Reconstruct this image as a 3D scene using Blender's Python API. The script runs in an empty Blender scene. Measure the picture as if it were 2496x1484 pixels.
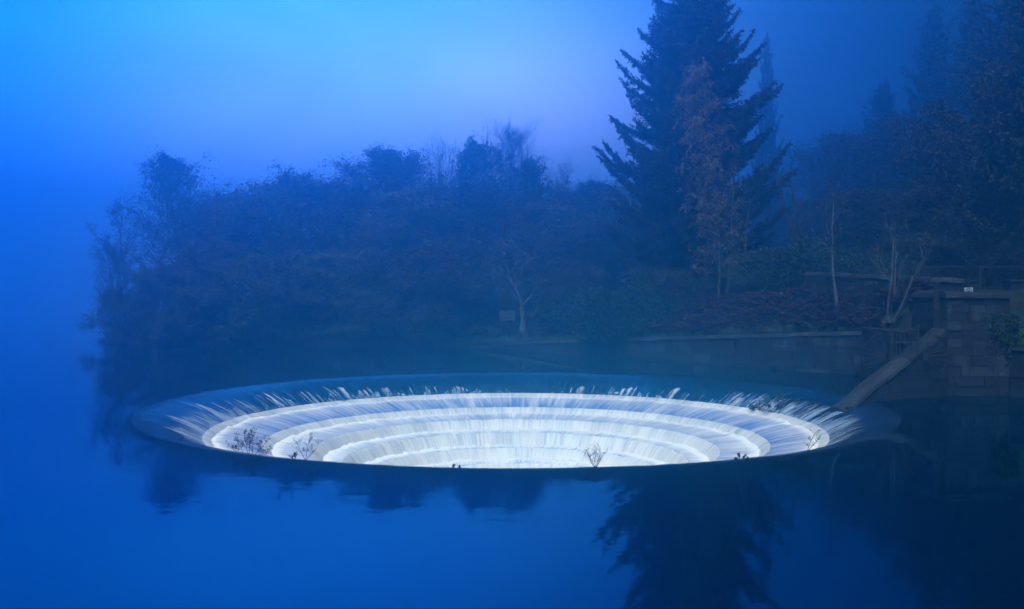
import bpy, math, random
import numpy as np
from math import sin, cos, pi, radians, sqrt, atan2, exp
from mathutils import Vector, Matrix, noise as mnoise

random.seed(7); np.random.seed(7)
scene = bpy.context.scene
COL = scene.collection

# ------------------------------------------------------------------ camera
F_PX, CX, HY, CAM_H = 2427.0, 1247.5, 700.0, 3.82      # measured on a 2495 px wide copy of the photo
cam_d = bpy.data.cameras.new('camera'); cam = bpy.data.objects.new('camera', cam_d); COL.objects.link(cam)
cam_d.sensor_width = 36; cam_d.lens = F_PX / 2495 * 36
cam_d.clip_end = 3000; cam_d.clip_start = 0.1
cam.location = (0, 0, CAM_H)
cam.rotation_euler = (radians(90) - math.atan((742 - HY) / F_PX), 0, 0)
scene.camera = cam

def X(px, d): return (px - CX) / F_PX * d
def Z(py, d): return CAM_H - (py - HY) / F_PX * d

# ------------------------------------------------------------------ helpers
def obj(name, verts, faces, mat, parent=None, smooth=False, uv=None, attrs=None):
    me = bpy.data.meshes.new(name)
    me.from_pydata([tuple(v) for v in verts], [], faces)
    if mat: me.materials.append(mat)
    if smooth: me.polygons.foreach_set('use_smooth', [True] * len(me.polygons))
    if uv is not None:
        l = me.uv_layers.new(name='UVMap')
        vi = np.zeros(len(me.loops), dtype=np.int32); me.loops.foreach_get('vertex_index', vi)
        l.data.foreach_set('uv', np.asarray(uv, dtype=np.float32)[vi].ravel())
    if attrs:
        for k, a in attrs.items():
            at = me.attributes.new(k, 'FLOAT', 'POINT'); at.data.foreach_set('value', np.asarray(a, dtype=np.float32))
    me.update()
    o = bpy.data.objects.new(name, me); COL.objects.link(o)
    if parent: o.parent = parent
    return o

def thing(name, label, cat, loc=(0, 0, 0), rz=0, group=None):
    o = bpy.data.objects.new(name, None); COL.objects.link(o)
    o.location = loc; o.rotation_euler = (0, 0, rz); o.empty_display_size = .3
    o['label'] = label; o['category'] = cat
    if group: o['group'] = group
    return o
def tag(o, label, cat, group=None):
    o['label'] = label; o['category'] = cat
    if group: o['group'] = group
    return o
def struct(o, label=None, kind='structure'):
    o['kind'] = kind
    if label: o['label'] = label
    return o
def dup(root, label, loc, rz=0, sc=(1, 1, 1), group=None, cat=None):
    r = root.copy(); COL.objects.link(r); r.location = loc; r.rotation_euler = (0, 0, rz); r.scale = sc
    r['label'] = label
    if cat: r['category'] = cat
    if group: r['group'] = group
    elif 'group' in r: del r['group']
    for ch in list(root.children):
        c = ch.copy(); COL.objects.link(c); c.parent = r
    return r

class MB:
    def __init__(s): s.v = []; s.f = []
    def box(s, c, sx, sy, sz, rz=0, jit=0):
        b = len(s.v); ca, sa = cos(rz), sin(rz)
        for dz in (-1, 1):
            for dx, dy in ((-1, -1), (1, -1), (1, 1), (-1, 1)):
                x, y = dx * sx / 2, dy * sy / 2
                s.v.append((c[0] + x * ca - y * sa + random.uniform(-jit, jit), c[1] + x * sa + y * ca + random.uniform(-jit, jit), c[2] + dz * sz / 2 + random.uniform(-jit, jit)))
        for q in ((3, 2, 1, 0), (4, 5, 6, 7), (0, 1, 5, 4), (1, 2, 6, 5), (2, 3, 7, 6), (3, 0, 4, 7)):
            s.f.append(tuple(b + i for i in q))
    def tube(s, pts, rads, n=4):
        b = len(s.v); m = len(pts)
        for i, p in enumerate(pts):
            a = pts[max(0, i - 1)]; c = pts[min(m - 1, i + 1)]
            t = (c - a)
            if t.length < 1e-6: t = Vector((0, 0, 1))
            t.normalize()
            u = t.cross(Vector((0.31, 0.95, 0.05)) if abs(t.y) < .9 else Vector((1, 0, 0))); u.normalize(); w = t.cross(u)
            r = rads[i]
            for k in range(n):
                an = 2 * pi * k / n
                q = p + u * (r * cos(an)) + w * (r * sin(an)); s.v.append((q.x, q.y, q.z))
        for i in range(m - 1):
            for k in range(n):
                k2 = (k + 1) % n
                s.f.append((b + i * n + k, b + i * n + k2, b + (i + 1) * n + k2, b + (i + 1) * n + k))
        s.f.append(tuple(b + (m - 1) * n + k for k in range(n)))
    def leaf(s, p, d, L, W):
        b = len(s.v)
        r = Vector((random.gauss(0, 1), random.gauss(0, 1), random.gauss(0, 1)))
        u = d.cross(r)
        if u.length < 1e-5: return
        u.normalize(); u *= W / 2; e = d * L
        q = p + e * .45
        a1 = q + u; a2 = p + e; a3 = q - u
        s.v += [(p.x, p.y, p.z), (a1.x, a1.y, a1.z), (a2.x, a2.y, a2.z), (a3.x, a3.y, a3.z)]
        s.f.append((b, b + 1, b + 2, b + 3))
    def build(s, name, mat, parent=None, smooth=False): return obj(name, s.v, s.f, mat, parent, smooth)

# ------------------------------------------------------------------ materials
def newmat(name):
    m = bpy.data.materials.new(name); m.use_nodes = True; nt = m.node_tree; nt.nodes.clear()
    o = nt.nodes.new('ShaderNodeOutputMaterial'); p = nt.nodes.new('ShaderNodeBsdfPrincipled')
    nt.links.new(p.outputs[0], o.inputs['Surface'])
    return m, nt, p, o
def N(nt, t, **kw):
    n = nt.nodes.new(t)
    for k, v in kw.items():
        if k in n.inputs.keys(): n.inputs[k].default_value = v
        else: setattr(n, k, v)
    return n
def ramp(nt, fac, stops):
    r = nt.nodes.new('ShaderNodeValToRGB'); e = r.color_ramp.elements
    while len(e) < len(stops): e.new(0.5)
    for i, (p, c) in enumerate(stops):
        e[i].position = p; e[i].color = (*c, 1) if len(c) == 3 else c
    nt.links.new(fac, r.inputs[0]); return r.outputs[0]
def mix(nt, fac, a, b, typ='MIX'):
    m = nt.nodes.new('ShaderNodeMix'); m.data_type = 'RGBA'; m.blend_type = typ
    for s, v in ((0, fac), (6, a), (7, b)):
        if hasattr(v, 'is_linked') or hasattr(v, 'links'): nt.links.new(v, m.inputs[s])
        else: m.inputs[s].default_value = v if s == 0 else ((*v, 1) if len(v) == 3 else v)
    return m.outputs[2]
def math_(nt, op, a, b=None, c=None, clamp=False):
    m = nt.nodes.new('ShaderNodeMath'); m.operation = op; m.use_clamp = clamp
    for i, v in enumerate((a, b, c)):
        if v is None: continue
        if isinstance(v, (int, float)): m.inputs[i].default_value = v
        else: nt.links.new(v, m.inputs[i])
    return m.outputs[0]

def foliage(name, c1, c2, c3=None, scale=.9, trans=.25):
    m, nt, p, o = newmat(name)
    tc = N(nt, 'ShaderNodeTexCoord'); n = N(nt, 'ShaderNodeTexNoise', Scale=scale, Detail=3.0); nt.links.new(tc.outputs['Object'], n.inputs['Vector'])
    n2 = N(nt, 'ShaderNodeTexNoise', Scale=scale * 14, Detail=2.0); nt.links.new(tc.outputs['Object'], n2.inputs['Vector'])
    f = math_(nt, 'ADD', math_(nt, 'MULTIPLY', n.outputs[0], .6), math_(nt, 'MULTIPLY', n2.outputs[0], .4))
    col = ramp(nt, f, [(.36, c1), (.5, c2), (.66, c3 or c2)])
    oi = N(nt, 'ShaderNodeObjectInfo')
    hs = N(nt, 'ShaderNodeHueSaturation'); nt.links.new(col, hs.inputs['Color'])
    nt.links.new(math_(nt, 'MULTIPLY_ADD', oi.outputs['Random'], .06, .47), hs.inputs['Hue'])
    nt.links.new(math_(nt, 'MULTIPLY_ADD', oi.outputs['Random'], .5, .75), hs.inputs['Value'])
    nt.links.new(hs.outputs[0], p.inputs['Base Color'])
    p.inputs['Roughness'].default_value = .75; p.inputs['Specular IOR Level'].default_value = .15
    tr = N(nt, 'ShaderNodeBsdfTranslucent'); nt.links.new(hs.outputs[0], tr.inputs['Color'])
    ms = N(nt, 'ShaderNodeMixShader', Fac=trans); nt.links.new(p.outputs[0], ms.inputs[1]); nt.links.new(tr.outputs[0], ms.inputs[2])
    nt.links.new(ms.outputs[0], o.inputs['Surface'])
    return m
def solid(name, c1, c2, scale=4, rough=.8, bump=.0, spec=.3):
    m, nt, p, o = newmat(name)
    tc = N(nt, 'ShaderNodeTexCoord'); n = N(nt, 'ShaderNodeTexNoise', Scale=scale, Detail=6.0, Roughness=.65); nt.links.new(tc.outputs['Object'], n.inputs['Vector'])
    nt.links.new(ramp(nt, n.outputs[0], [(.35, c1), (.65, c2)]), p.inputs['Base Color'])
    p.inputs['Roughness'].default_value = rough; p.inputs['Specular IOR Level'].default_value = spec
    if bump:
        b = N(nt, 'ShaderNodeBump', Strength=bump, Distance=.03); nt.links.new(n.outputs[0], b.inputs['Height']); nt.links.new(b.outputs[0], p.inputs['Normal'])
    return m

M = {}
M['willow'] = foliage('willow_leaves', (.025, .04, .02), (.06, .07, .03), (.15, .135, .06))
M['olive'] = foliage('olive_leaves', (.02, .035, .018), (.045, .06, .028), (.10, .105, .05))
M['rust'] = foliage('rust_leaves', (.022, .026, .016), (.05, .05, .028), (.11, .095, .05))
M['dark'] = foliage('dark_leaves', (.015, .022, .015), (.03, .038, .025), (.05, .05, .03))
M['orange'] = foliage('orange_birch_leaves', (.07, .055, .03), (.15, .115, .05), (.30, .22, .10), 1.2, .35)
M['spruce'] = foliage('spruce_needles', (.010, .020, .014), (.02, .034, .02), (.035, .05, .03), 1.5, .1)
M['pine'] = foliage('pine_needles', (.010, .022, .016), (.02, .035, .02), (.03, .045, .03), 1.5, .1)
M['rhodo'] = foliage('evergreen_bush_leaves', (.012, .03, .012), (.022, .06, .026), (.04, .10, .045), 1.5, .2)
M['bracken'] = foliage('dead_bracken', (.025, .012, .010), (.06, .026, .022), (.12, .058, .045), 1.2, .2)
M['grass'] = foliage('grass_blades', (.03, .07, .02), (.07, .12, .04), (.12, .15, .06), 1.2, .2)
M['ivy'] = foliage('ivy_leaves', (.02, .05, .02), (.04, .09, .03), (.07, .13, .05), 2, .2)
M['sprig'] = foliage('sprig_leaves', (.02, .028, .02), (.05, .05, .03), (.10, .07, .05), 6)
M['bark'] = solid('bark', (.02, .018, .015), (.07, .06, .05), 9, .9, .6)
M['twig'] = solid('dark_twigs', (.025, .02, .018), (.06, .05, .04), 9, .9)
M['pale_twig'] = solid('pale_twigs', (.03, .034, .034), (.075, .08, .08), 6, .85)
M['birch'] = solid('birch_bark', (.02, .022, .022), (.10, .11, .11), 5, .8, .3)
M['iron'] = solid('rusted_iron', (.01, .01, .012), (.03, .028, .028), 30, .6)
M['sign_w'] = solid('sign_white', (.32, .36, .42), (.42, .46, .5), 3, .4)
M['sign_k'] = solid('sign_black', (.01, .01, .012), (.02, .02, .02), 3, .4)
M['board'] = solid('weathered_board', (.03, .034, .034), (.065, .07, .07), 6, .9)
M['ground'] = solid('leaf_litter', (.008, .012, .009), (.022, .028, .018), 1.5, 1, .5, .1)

def stone_mat(name, c1, c2, c3):
    m, nt, p, o = newmat(name)
    tc = N(nt, 'ShaderNodeTexCoord')
    n = N(nt, 'ShaderNodeTexNoise', Scale=1.1, Detail=7.0, Roughness=.7); nt.links.new(tc.outputs['Object'], n.inputs['Vector'])
    mp = N(nt, 'ShaderNodeMapping'); mp.inputs['Scale'].default_value = (2.6, 2.6, .5); nt.links.new(tc.outputs['Object'], mp.inputs['Vector'])
    n2 = N(nt, 'ShaderNodeTexNoise', Scale=1.6, Detail=5.0, Roughness=.6); nt.links.new(mp.outputs[0], n2.inputs['Vector'])
    g = N(nt, 'ShaderNodeNewGeometry')
    f = math_(nt, 'ADD', math_(nt, 'MULTIPLY', n.outputs[0], .45), math_(nt, 'MULTIPLY', n2.outputs[0], .45))
    f = math_(nt, 'ADD', f, math_(nt, 'MULTIPLY', g.outputs['Random Per Island'], .18))
    nt.links.new(ramp(nt, f, [(.40, c1), (.56, c2), (.74, c3)]), p.inputs['Base Color'])
    n3 = N(nt, 'ShaderNodeTexNoise', Scale=9.0, Detail=6.0, Roughness=.7); nt.links.new(tc.outputs['Object'], n3.inputs['Vector'])
    b = N(nt, 'ShaderNodeBump', Strength=.9, Distance=.04); nt.links.new(n3.outputs[0], b.inputs['Height']); nt.links.new(b.outputs[0], p.inputs['Normal'])
    p.inputs['Roughness'].default_value = .8
    return m
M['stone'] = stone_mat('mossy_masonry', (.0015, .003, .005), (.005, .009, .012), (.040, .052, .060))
M['coping'] = stone_mat('lit_coping', (.003, .005, .006), (.008, .012, .015), (.035, .043, .048))  # lit copy of the coping stone: the light is put into its colour
M['shaded_stone'] = stone_mat('shaded_masonry', (.001, .002, .003), (.003, .006, .008), (.012, .018, .024))  # shaded copy of the masonry: the right side's shade is put into its colour

# still reservoir water: a long exposure has smoothed it, so it is a soft mirror
m, nt, p, o = newmat('reservoir_water'); M['water'] = m
nt.nodes.remove(p)
fr = N(nt, 'ShaderNodeFresnel', IOR=1.65); gl = N(nt, 'ShaderNodeBsdfAnisotropic', Roughness=.035); gl.inputs['Color'].default_value = (.12, .78, 1, 1)
df = N(nt, 'ShaderNodeBsdfDiffuse'); df.inputs['Color'].default_value = (0, .003, .012, 1)
lw = N(nt, 'ShaderNodeLayerWeight', Blend=.5)
nt.links.new(mix(nt, math_(nt, 'MULTIPLY', math_(nt, 'SUBTRACT', lw.outputs['Facing'], .80), 5.5, clamp=True), (.12, .78, 1), (1, 1, 1)), gl.inputs['Color'])
ms = nt.nodes.new('ShaderNodeMixShader'); nt.links.new(fr.outputs[0], ms.inputs[0]); nt.links.new(df.outputs[0], ms.inputs[1]); nt.links.new(gl.outputs[0], ms.inputs[2]); nt.links.new(ms.outputs[0], o.inputs['Surface'])
tc = N(nt, 'ShaderNodeTexCoord'); mp = N(nt, 'ShaderNodeMapping'); mp.inputs['Scale'].default_value = (1.2, 1.6, 1); nt.links.new(tc.outputs['Object'], mp.inputs['Vector'])
n = N(nt, 'ShaderNodeTexNoise', Scale=.9, Detail=3.0); nt.links.new(mp.outputs[0], n.inputs['Vector'])

b = N(nt, 'ShaderNodeBump', Strength=.06, Distance=.05); nt.links.new(n.outputs[0], b.inputs['Height']); nt.links.new(b.outputs[0], gl.inputs['Normal']); nt.links.new(b.outputs[0], fr.inputs['Normal'])

# dark glassy sheet sliding over the lip
m, nt, p, o = newmat('lip_water'); M['lip'] = m
tc = N(nt, 'ShaderNodeTexCoord')
mp = N(nt, 'ShaderNodeMapping'); mp.inputs['Scale'].default_value = (5.5, .45, 1); nt.links.new(tc.outputs['UV'], mp.inputs['Vector'])
n = N(nt, 'ShaderNodeTexNoise', Scale=1.0, Detail=5.0, Roughness=.6); nt.links.new(mp.outputs[0], n.inputs['Vector'])
mp2 = N(nt, 'ShaderNodeMapping'); mp2.inputs['Scale'].default_value = (.35, .9, 1); nt.links.new(tc.outputs['UV'], mp2.inputs['Vector'])
nb = N(nt, 'ShaderNodeTexNoise', Scale=1.0, Detail=4.0); nt.links.new(mp2.outputs[0], nb.inputs['Vector'])
f = math_(nt, 'ADD', math_(nt, 'MULTIPLY', n.outputs[0], .5), math_(nt, 'MULTIPLY', nb.outputs[0], .5))
lipcol = (ramp(nt, f, [(.38, (.0, .006, .016)), (.52, (.002, .02, .06)), (.68, (.006, .055, .14))]))
mp3 = N(nt, 'ShaderNodeMapping'); mp3.inputs['Scale'].default_value = (9, .8, 1); nt.links.new(tc.outputs['UV'], mp3.inputs['Vector'])
n3 = N(nt, 'ShaderNodeTexNoise', Scale=1.0, Detail=3.0, Roughness=.5); nt.links.new(mp3.outputs[0], n3.inputs['Vector'])
mp4 = N(nt, 'ShaderNodeMapping'); mp4.inputs['Scale'].default_value = (1.3, .5, 1); nt.links.new(tc.outputs['UV'], mp4.inputs['Vector'])
n4 = N(nt, 'ShaderNodeTexNoise', Scale=1.0, Detail=2.0); nt.links.new(mp4.outputs[0], n4.inputs['Vector'])
sx = N(nt, 'ShaderNodeSeparateXYZ'); nt.links.new(tc.outputs['Object'], sx.inputs[0])
side = math_(nt, 'POWER', math_(nt, 'DIVIDE', math_(nt, 'ABSOLUTE', sx.outputs['X']), 11.0), 3.0)
at = N(nt, 'ShaderNodeAttribute', attribute_name='foam')
e = math_(nt, 'ADD', math_(nt, 'MULTIPLY', n3.outputs[0], .6), math_(nt, 'MULTIPLY', n4.outputs[0], .5))
e = math_(nt, 'ADD', e, math_(nt, 'MULTIPLY', math_(nt, 'MULTIPLY_ADD', side, .34, .02), at.outputs['Fac']))
k = math_(nt, 'MULTIPLY', math_(nt, 'SUBTRACT', e, .745), 4.5, clamp=True)
nt.links.new(mix(nt, k, lipcol, (.46, .60, .76)), p.inputs['Base Color'])
rr_ = math_(nt, 'MULTIPLY_ADD', k, .4, .17); nt.links.new(rr_, p.inputs['Roughness'])
p.inputs['Roughness'].default_value = .2; p.inputs['IOR'].default_value = 1.36
b = N(nt, 'ShaderNodeBump', Strength=.5, Distance=.03); nt.links.new(n.outputs[0], b.inputs['Height']); nt.links.new(b.outputs[0], p.inputs['Normal'])

# white falling water: thin bluish film and thick foam in streaks that run down the flow
def foam_mat():
    m, nt, p, o = newmat('white_water')
    tc = N(nt, 'ShaderNodeTexCoord')
    def streak(sx, sy, det):
        mp = N(nt, 'ShaderNodeMapping'); mp.inputs['Scale'].default_value = (sx, sy, 1); nt.links.new(tc.outputs['UV'], mp.inputs['Vector'])
        n = N(nt, 'ShaderNodeTexNoise', Scale=1.0, Detail=det, Roughness=.55); nt.links.new(mp.outputs[0], n.inputs['Vector']); return n.outputs[0]
    a = streak(7, .5, 4.0); c = streak(1.1, .28, 2.0)
    at = N(nt, 'ShaderNodeAttribute', attribute_name='foam'); ar = N(nt, 'ShaderNodeAttribute', attribute_name='riser')
    s = math_(nt, 'ADD', math_(nt, 'MULTIPLY', a, .62), math_(nt, 'MULTIPLY', c, .38))
    # foam amount 0..1 shifts how much of the streak pattern is white
    k = math_(nt, 'ADD', math_(nt, 'MULTIPLY', math_(nt, 'SUBTRACT', s, .5), 2.5), at.outputs['Fac'], clamp=True)
    col = mix(nt, k, (.10, .17, .38), (.93, .84, .72))
    cr = mix(nt, k, (.24, .28, .34), (.88, .78, .64))
    col = mix(nt, ar.outputs['Fac'], col, cr)
    nt.links.new(col, p.inputs['Base Color'])
    p.inputs['Roughness'].default_value = .6; p.inputs['Specular IOR Level'].default_value = .25
    b = N(nt, 'ShaderNodeBump', Strength=.35, Distance=.04); nt.links.new(s, b.inputs['Height']); nt.links.new(b.outputs[0], p.inputs['Normal'])
    return m
M['foam'] = foam_mat()
# spray tongues on the lip: soft edged
m, nt, p, o = newmat('spray_foam'); M['spray'] = m
p.inputs['Base Color'].default_value = (.78, .84, .92, 1); p.inputs['Roughness'].default_value = .7
at = N(nt, 'ShaderNodeAttribute', attribute_name='dens')
tc = N(nt, 'ShaderNodeTexCoord'); mp = N(nt, 'ShaderNodeMapping'); mp.inputs['Scale'].default_value = (14, .9, 1); nt.links.new(tc.outputs['UV'], mp.inputs['Vector'])
n = N(nt, 'ShaderNodeTexNoise', Scale=1.0, Detail=3.0); nt.links.new(mp.outputs[0], n.inputs['Vector'])
al = math_(nt, 'MULTIPLY', at.outputs['Fac'], math_(nt, 'MULTIPLY_ADD', n.outputs[0], 1.5, .15), clamp=True)
nt.links.new(al, p.inputs['Alpha'])

# ------------------------------------------------------------------ terrain and water
BC = (0.12, 33.2); R0 = 12.0
LAND = [(-29.5, 74), (-27.8, 70), (-26, 67.5), (-15, 66), (-3, 64), (16.9, 42.4), (17.0, 38.6), (17.6, 37.2), (19.0, 36.6), (21.2, 31), (25, 20), (28, 0), (31, -38),
        (158, -38), (158, 318), (30, 318), (-8, 200), (-36, 122), (-38, 95), (-33, 82)]
def sdist(x, y):
    inside = False; best = 1e9; n = len(LAND)
    for i in range(n):
        ax, ay = LAND[i]; bx, by = LAND[(i + 1) % n]
        if (ay > y) != (by > y) and x < (bx - ax) * (y - ay) / (by - ay) + ax: inside = not inside
        dx, dy = bx - ax, by - ay; t = max(0, min(1, ((x - ax) * dx + (y - ay) * dy) / (dx * dx + dy * dy)))
        q = (x - ax - t * dx) ** 2 + (y - ay - t * dy) ** 2
        if q < best: best = q
    return sqrt(best) * (1 if inside else -1)
def sm(a, b, x):
    t = max(0, min(1, (x - a) / (b - a))); return t * t * (3 - 2 * t)
WA, WB_ = Vector((-3, 64)), Vector((16.6, 42.4))
def walltop(t): return .12 + 1.85 * max(0, min(1, t)) ** .9
def H(x, y):
    s = sdist(x, y)
    if s < 0: return max(-5.5, -.9 + s * 1.2)
    d = WB_ - WA; t = ((x - WA.x) * d.x + (y - WA.y) * d.y) / d.length_squared
    right = sm(15.5, 19.5, x + max(0, 44 - y) * .25) if y < 50 else sm(17, 24, x)
    k_ = sm(35.5, 38, y) if y < 38 else 1; right = right * k_ + sm(21, 27, x) * (1 - k_)
    e = walltop(t) - .10 if x > -3 else .1
    e = e * (1 - right) + 3.5 * right
    sl = .34 + .2 * sm(8, 16, x)
    top = 1.2 + 1.7 * sm(-6, 10, x) + .8 * sm(12, 18, x)
    z = min(e + sl * s, max(top, e)) if s > .25 else min(e, -.9 + s * 5)
    z += .045 * max(0, s - 12) * (1 - sm(10, 24, x))
    z += 8 * sm(24, 62, x) + 3 * sm(60, 120, x)
    z += .18 * mnoise.noise(Vector((x * .3, y * .3, 1.7))) * sm(.5, 2, s)
    return z
xs = sorted(set([-158, -130, -100, -80, -65, -52, -42] + list(np.arange(-36, 40, 1.0)) + [43, 47, 52, 58, 66, 76, 88, 105, 130, 158]))
ys = sorted(set([-38, -20, 0, 10, 18, 24] + list(np.arange(28, 92, 1.0)) + [96, 102, 110, 120, 135, 155, 180, 215, 260, 318]))
gv = [(float(x), float(y), H(float(x), float(y))) for y in ys for x in xs]
# the bed dips under the spillway shaft
gv = [(x, y, min(z, -6.0) if math.hypot(x - BC[0], y - BC[1]) < 14 else z) for x, y, z in gv]
nx = len(xs)
gf = [(j * nx + i, j * nx + i + 1, (j + 1) * nx + i + 1, (j + 1) * nx + i) for j in range(len(ys) - 1) for i in range(nx - 1)]
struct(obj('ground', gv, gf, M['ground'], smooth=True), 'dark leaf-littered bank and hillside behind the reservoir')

NT = 720
wv, wf = [], []
rings = [12.0, 12.12, 12.3, 12.6, 13, 13.6, 14.6, 16, 19, 24, None]
for r in rings:
    for k in range(NT):
        a = 2 * pi * k / NT; c, s_ = cos(a), sin(a)
        if r is None:
            ts = []
            if c > 1e-9: ts.append((157.5 - BC[0]) / c)
            if c < -1e-9: ts.append((-157.5 - BC[0]) / c)
            if s_ > 1e-9: ts.append((317.5 - BC[1]) / s_)
            if s_ < -1e-9: ts.append((-37.5 - BC[1]) / s_)
            rr = min(ts); z = 0
        else: rr = r; z = -.05 * exp(-(r - 12) / .45)
        wv.append((BC[0] + rr * c, BC[1] + rr * s_, z))
for j in range(len(rings) - 1):
    for k in range(NT):
        k2 = (k + 1) % NT
        wf.append((j * NT + k, j * NT + k2, (j + 1) * NT + k2, (j + 1) * NT + k))
wf = [f[::-1] for f in wf]
wo = obj('water', wv, wf, M['water'], smooth=True)
if wo.data.polygons[0].normal.z < 0: wo.data.flip_normals()
struct(wo, 'still dark blue reservoir water')

# ------------------------------------------------------------------ the bellmouth spillway
spill = thing('bellmouth_spillway', 'huge round stepped spillway with white water pouring down its rings', 'spillway', (BC[0], BC[1], 0))
def per_noise(n, fmin, fmax, slope, seed):
    rs = np.random.RandomState(seed); spec = np.zeros(n // 2 + 1, dtype=complex)
    k = np.arange(fmin, min(fmax, n // 2)); spec[k] = (rs.normal(size=len(k)) + 1j * rs.normal(size=len(k))) * k ** (-slope)
    x = np.fft.irfft(spec, n); return x / np.std(x)
NTH = 2400
TH = np.arange(NTH) / NTH * 2 * pi
def revolve(name, prof, mat, seed, attrs=None, amp=0.0):
    """prof: list of (r, z, jr, jz, foam, riser)"""
    P = np.array(prof); m = len(P)
    pn = per_noise(NTH, 40, 900, .35, seed); pl = per_noise(NTH, 8, 120, .5, seed + 50)
    d = np.concatenate([[0], np.cumsum(np.hypot(np.diff(P[:, 0]), np.diff(P[:, 1])))])
    V = []; UV = []; fo = []; ri = []
    for i in range(m):
        r = P[i, 0] + P[i, 2] * (pn * .6 + pl * .5); z = P[i, 1] + P[i, 3] * (pn * .4 + pl * .7)
        V.append(np.stack([r * np.cos(TH), r * np.sin(TH), z], 1))
        UV.append(np.stack([TH * 9.0, np.full(NTH, d[i] + seed * 3.1)], 1))
        fo.append(np.full(NTH, P[i, 4])); ri.append(np.full(NTH, P[i, 5]))
    V = np.concatenate(V); UV = np.concatenate(UV)
    faces = []
    for i in range(m - 1):
        a = i * NTH; b = a + NTH
        for k in range(NTH):
            k2 = (k + 1) % NTH
            faces.append((a + k, b + k, b + k2, a + k2))
    o_ = obj(name, V, faces, mat, spill, True, UV, {'foam': np.concatenate(fo), 'riser': np.concatenate(ri)})
    me = o_.data
    # close the uv seam
    uvl = me.uv_layers[0].data; uu = np.zeros(len(uvl) * 2, dtype=np.float32); uvl.foreach_get('uv', uu); uu = uu.reshape(-1, 4, 2)
    seam = (uu[:, :, 0].max(1) - uu[:, :, 0].min(1)) > 9
    q = uu[seam]; q[:, :, 0] = np.where(q[:, :, 0] < 9, q[:, :, 0] + 2 * pi * 9, q[:, :, 0]); uu[seam] = q
    uvl.foreach_set('uv', uu.ravel())
    return o_
R1, Z1 = 10.0, -.77
def lipz(r):
    s = (R0 - r) / (R0 - R1); return -.05 + (Z1 + .05) * (.25 * s + .75 * s ** 1.9) if s > 0 else -.05
lip = [(R0 - 2.0 * i / 28, lipz(R0 - 2.0 * i / 28), 0, .006 * min(1, i / 8), (i / 28) ** 1.3, 0) for i in range(29)]
revolve('wet_lip', lip, M['lip'], 1)
#        r_top  z_top  z_bot  next_r next_z  foam of tread start / end
STEPS = [(10.0, -.77, -.905, 8.25, -1.17, .50, .16),
         (8.25, -1.17, -1.375, 6.7, -1.47, .75, .45),
         (6.7, -1.47, -1.81, 5.7, -1.86, .85, .62),
         (5.7, -1.86, -2.29, 4.9, -2.33, .88, .7),
         (4.9, -2.33, -2.68, 4.1, -2.78, .9, .75),
         (4.1, -2.78, -3.4, 3.2, -3.6, .9, .75)]
for si, (r, zt, zb, rn, zn, f1, f2) in enumerate(STEPS):
    pr = []
    run = .30 + .02 * si
    fr = .58 + .06 * si
    for i in range(9):
        t = i / 8; pr.append((r - run * t ** .7 - .001, zt + (zb - zt) * t ** 1.15, .010 + .012 * t, .004 + .015 * t, fr + .1 * t, 1 if i > 0 else .6))
    # pillow of foam where the sheet lands
    pr.append((r - run - .04, zb + .012, .02, .022, f1 + .45, .35)); pr.append((r - run - .10, zb + .022, .02, .028, f1 + .5, .1))
    pr.append((r - run - .18, zb + .012, .02, .024, f1 + .35, 0)); pr.append((r - run - .28, zb - .005, .01, .016, f1 + .15, 0))
    r2 = r - run - .28; z2 = zb - .005
    for i in range(1, 11):
        t = i / 10; pr.append((r2 + (rn - r2) * t, z2 + (zn - z2) * (.8 * t + .2 * t ** 3), .006, .008 * (1 - t * .5), f1 + (f2 - f1) * t, 0))
    revolve('water_step', pr, M['foam'], 3 + si)
shaft = [(3.2, -3.6, 0, 0, 1, 1), (3.0, -4.2, .02, .02, .9, 1), (2.9, -5.2, .02, 0, .7, 1), (2.9, -5.8, 0, 0, .5, 1)]
revolve('shaft', shaft, M['foam'], 21)

# spray tongues running down the dark lip
sv, sf, sd, suv = [], [], [], []
def tongue(th, r_head, r_end, w, dens):
    b = len(sv); n = 12; m = 7
    for i in range(n + 1):
        t = i / n; r = r_head + (r_end - r_head) * t
        # rounded head, widest near it, thinning into threads below
        ww = w * 1.15 * (math.sqrt(min(1, t / .14)) * (1 - .35 * t) + .02) * (1 + .25 * mnoise.noise(Vector((th * 40, t * 4, 0))))
        dd = dens * (1.15 if t < .3 else 1.15 - .75 * (t - .3) / .7)
        for j in range(m):
            q = j / (m - 1) * 2 - 1
            lift = .008 + .02 * (1 - q * q) * sin(pi * min(1, t * 1.6 + .05)) * min(1, w / .15)
            a = th + (q * ww / 2 + .03 * mnoise.noise(Vector((th * 17, t * 3, 5)))) / r
            sv.append((r * cos(a), r * sin(a), (lipz(r) if r >= R1 else Z1) + lift)); sd.append(dd * (1 - q * q) ** 1.5 * min(1, i / 3.2)); suv.append((a * 9, r))
    for i in range(n):
        for j in range(m - 1):
            k = b + i * m + j; sf.append((k, k + m, k + m + 1, k + 1))
rs = random.Random(11)
env = per_noise(720, 3, 60, .6, 77)
def tdens(th): return env[int((th % (2 * pi)) / (2 * pi) * 720) % 720]
cnt = 0
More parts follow.
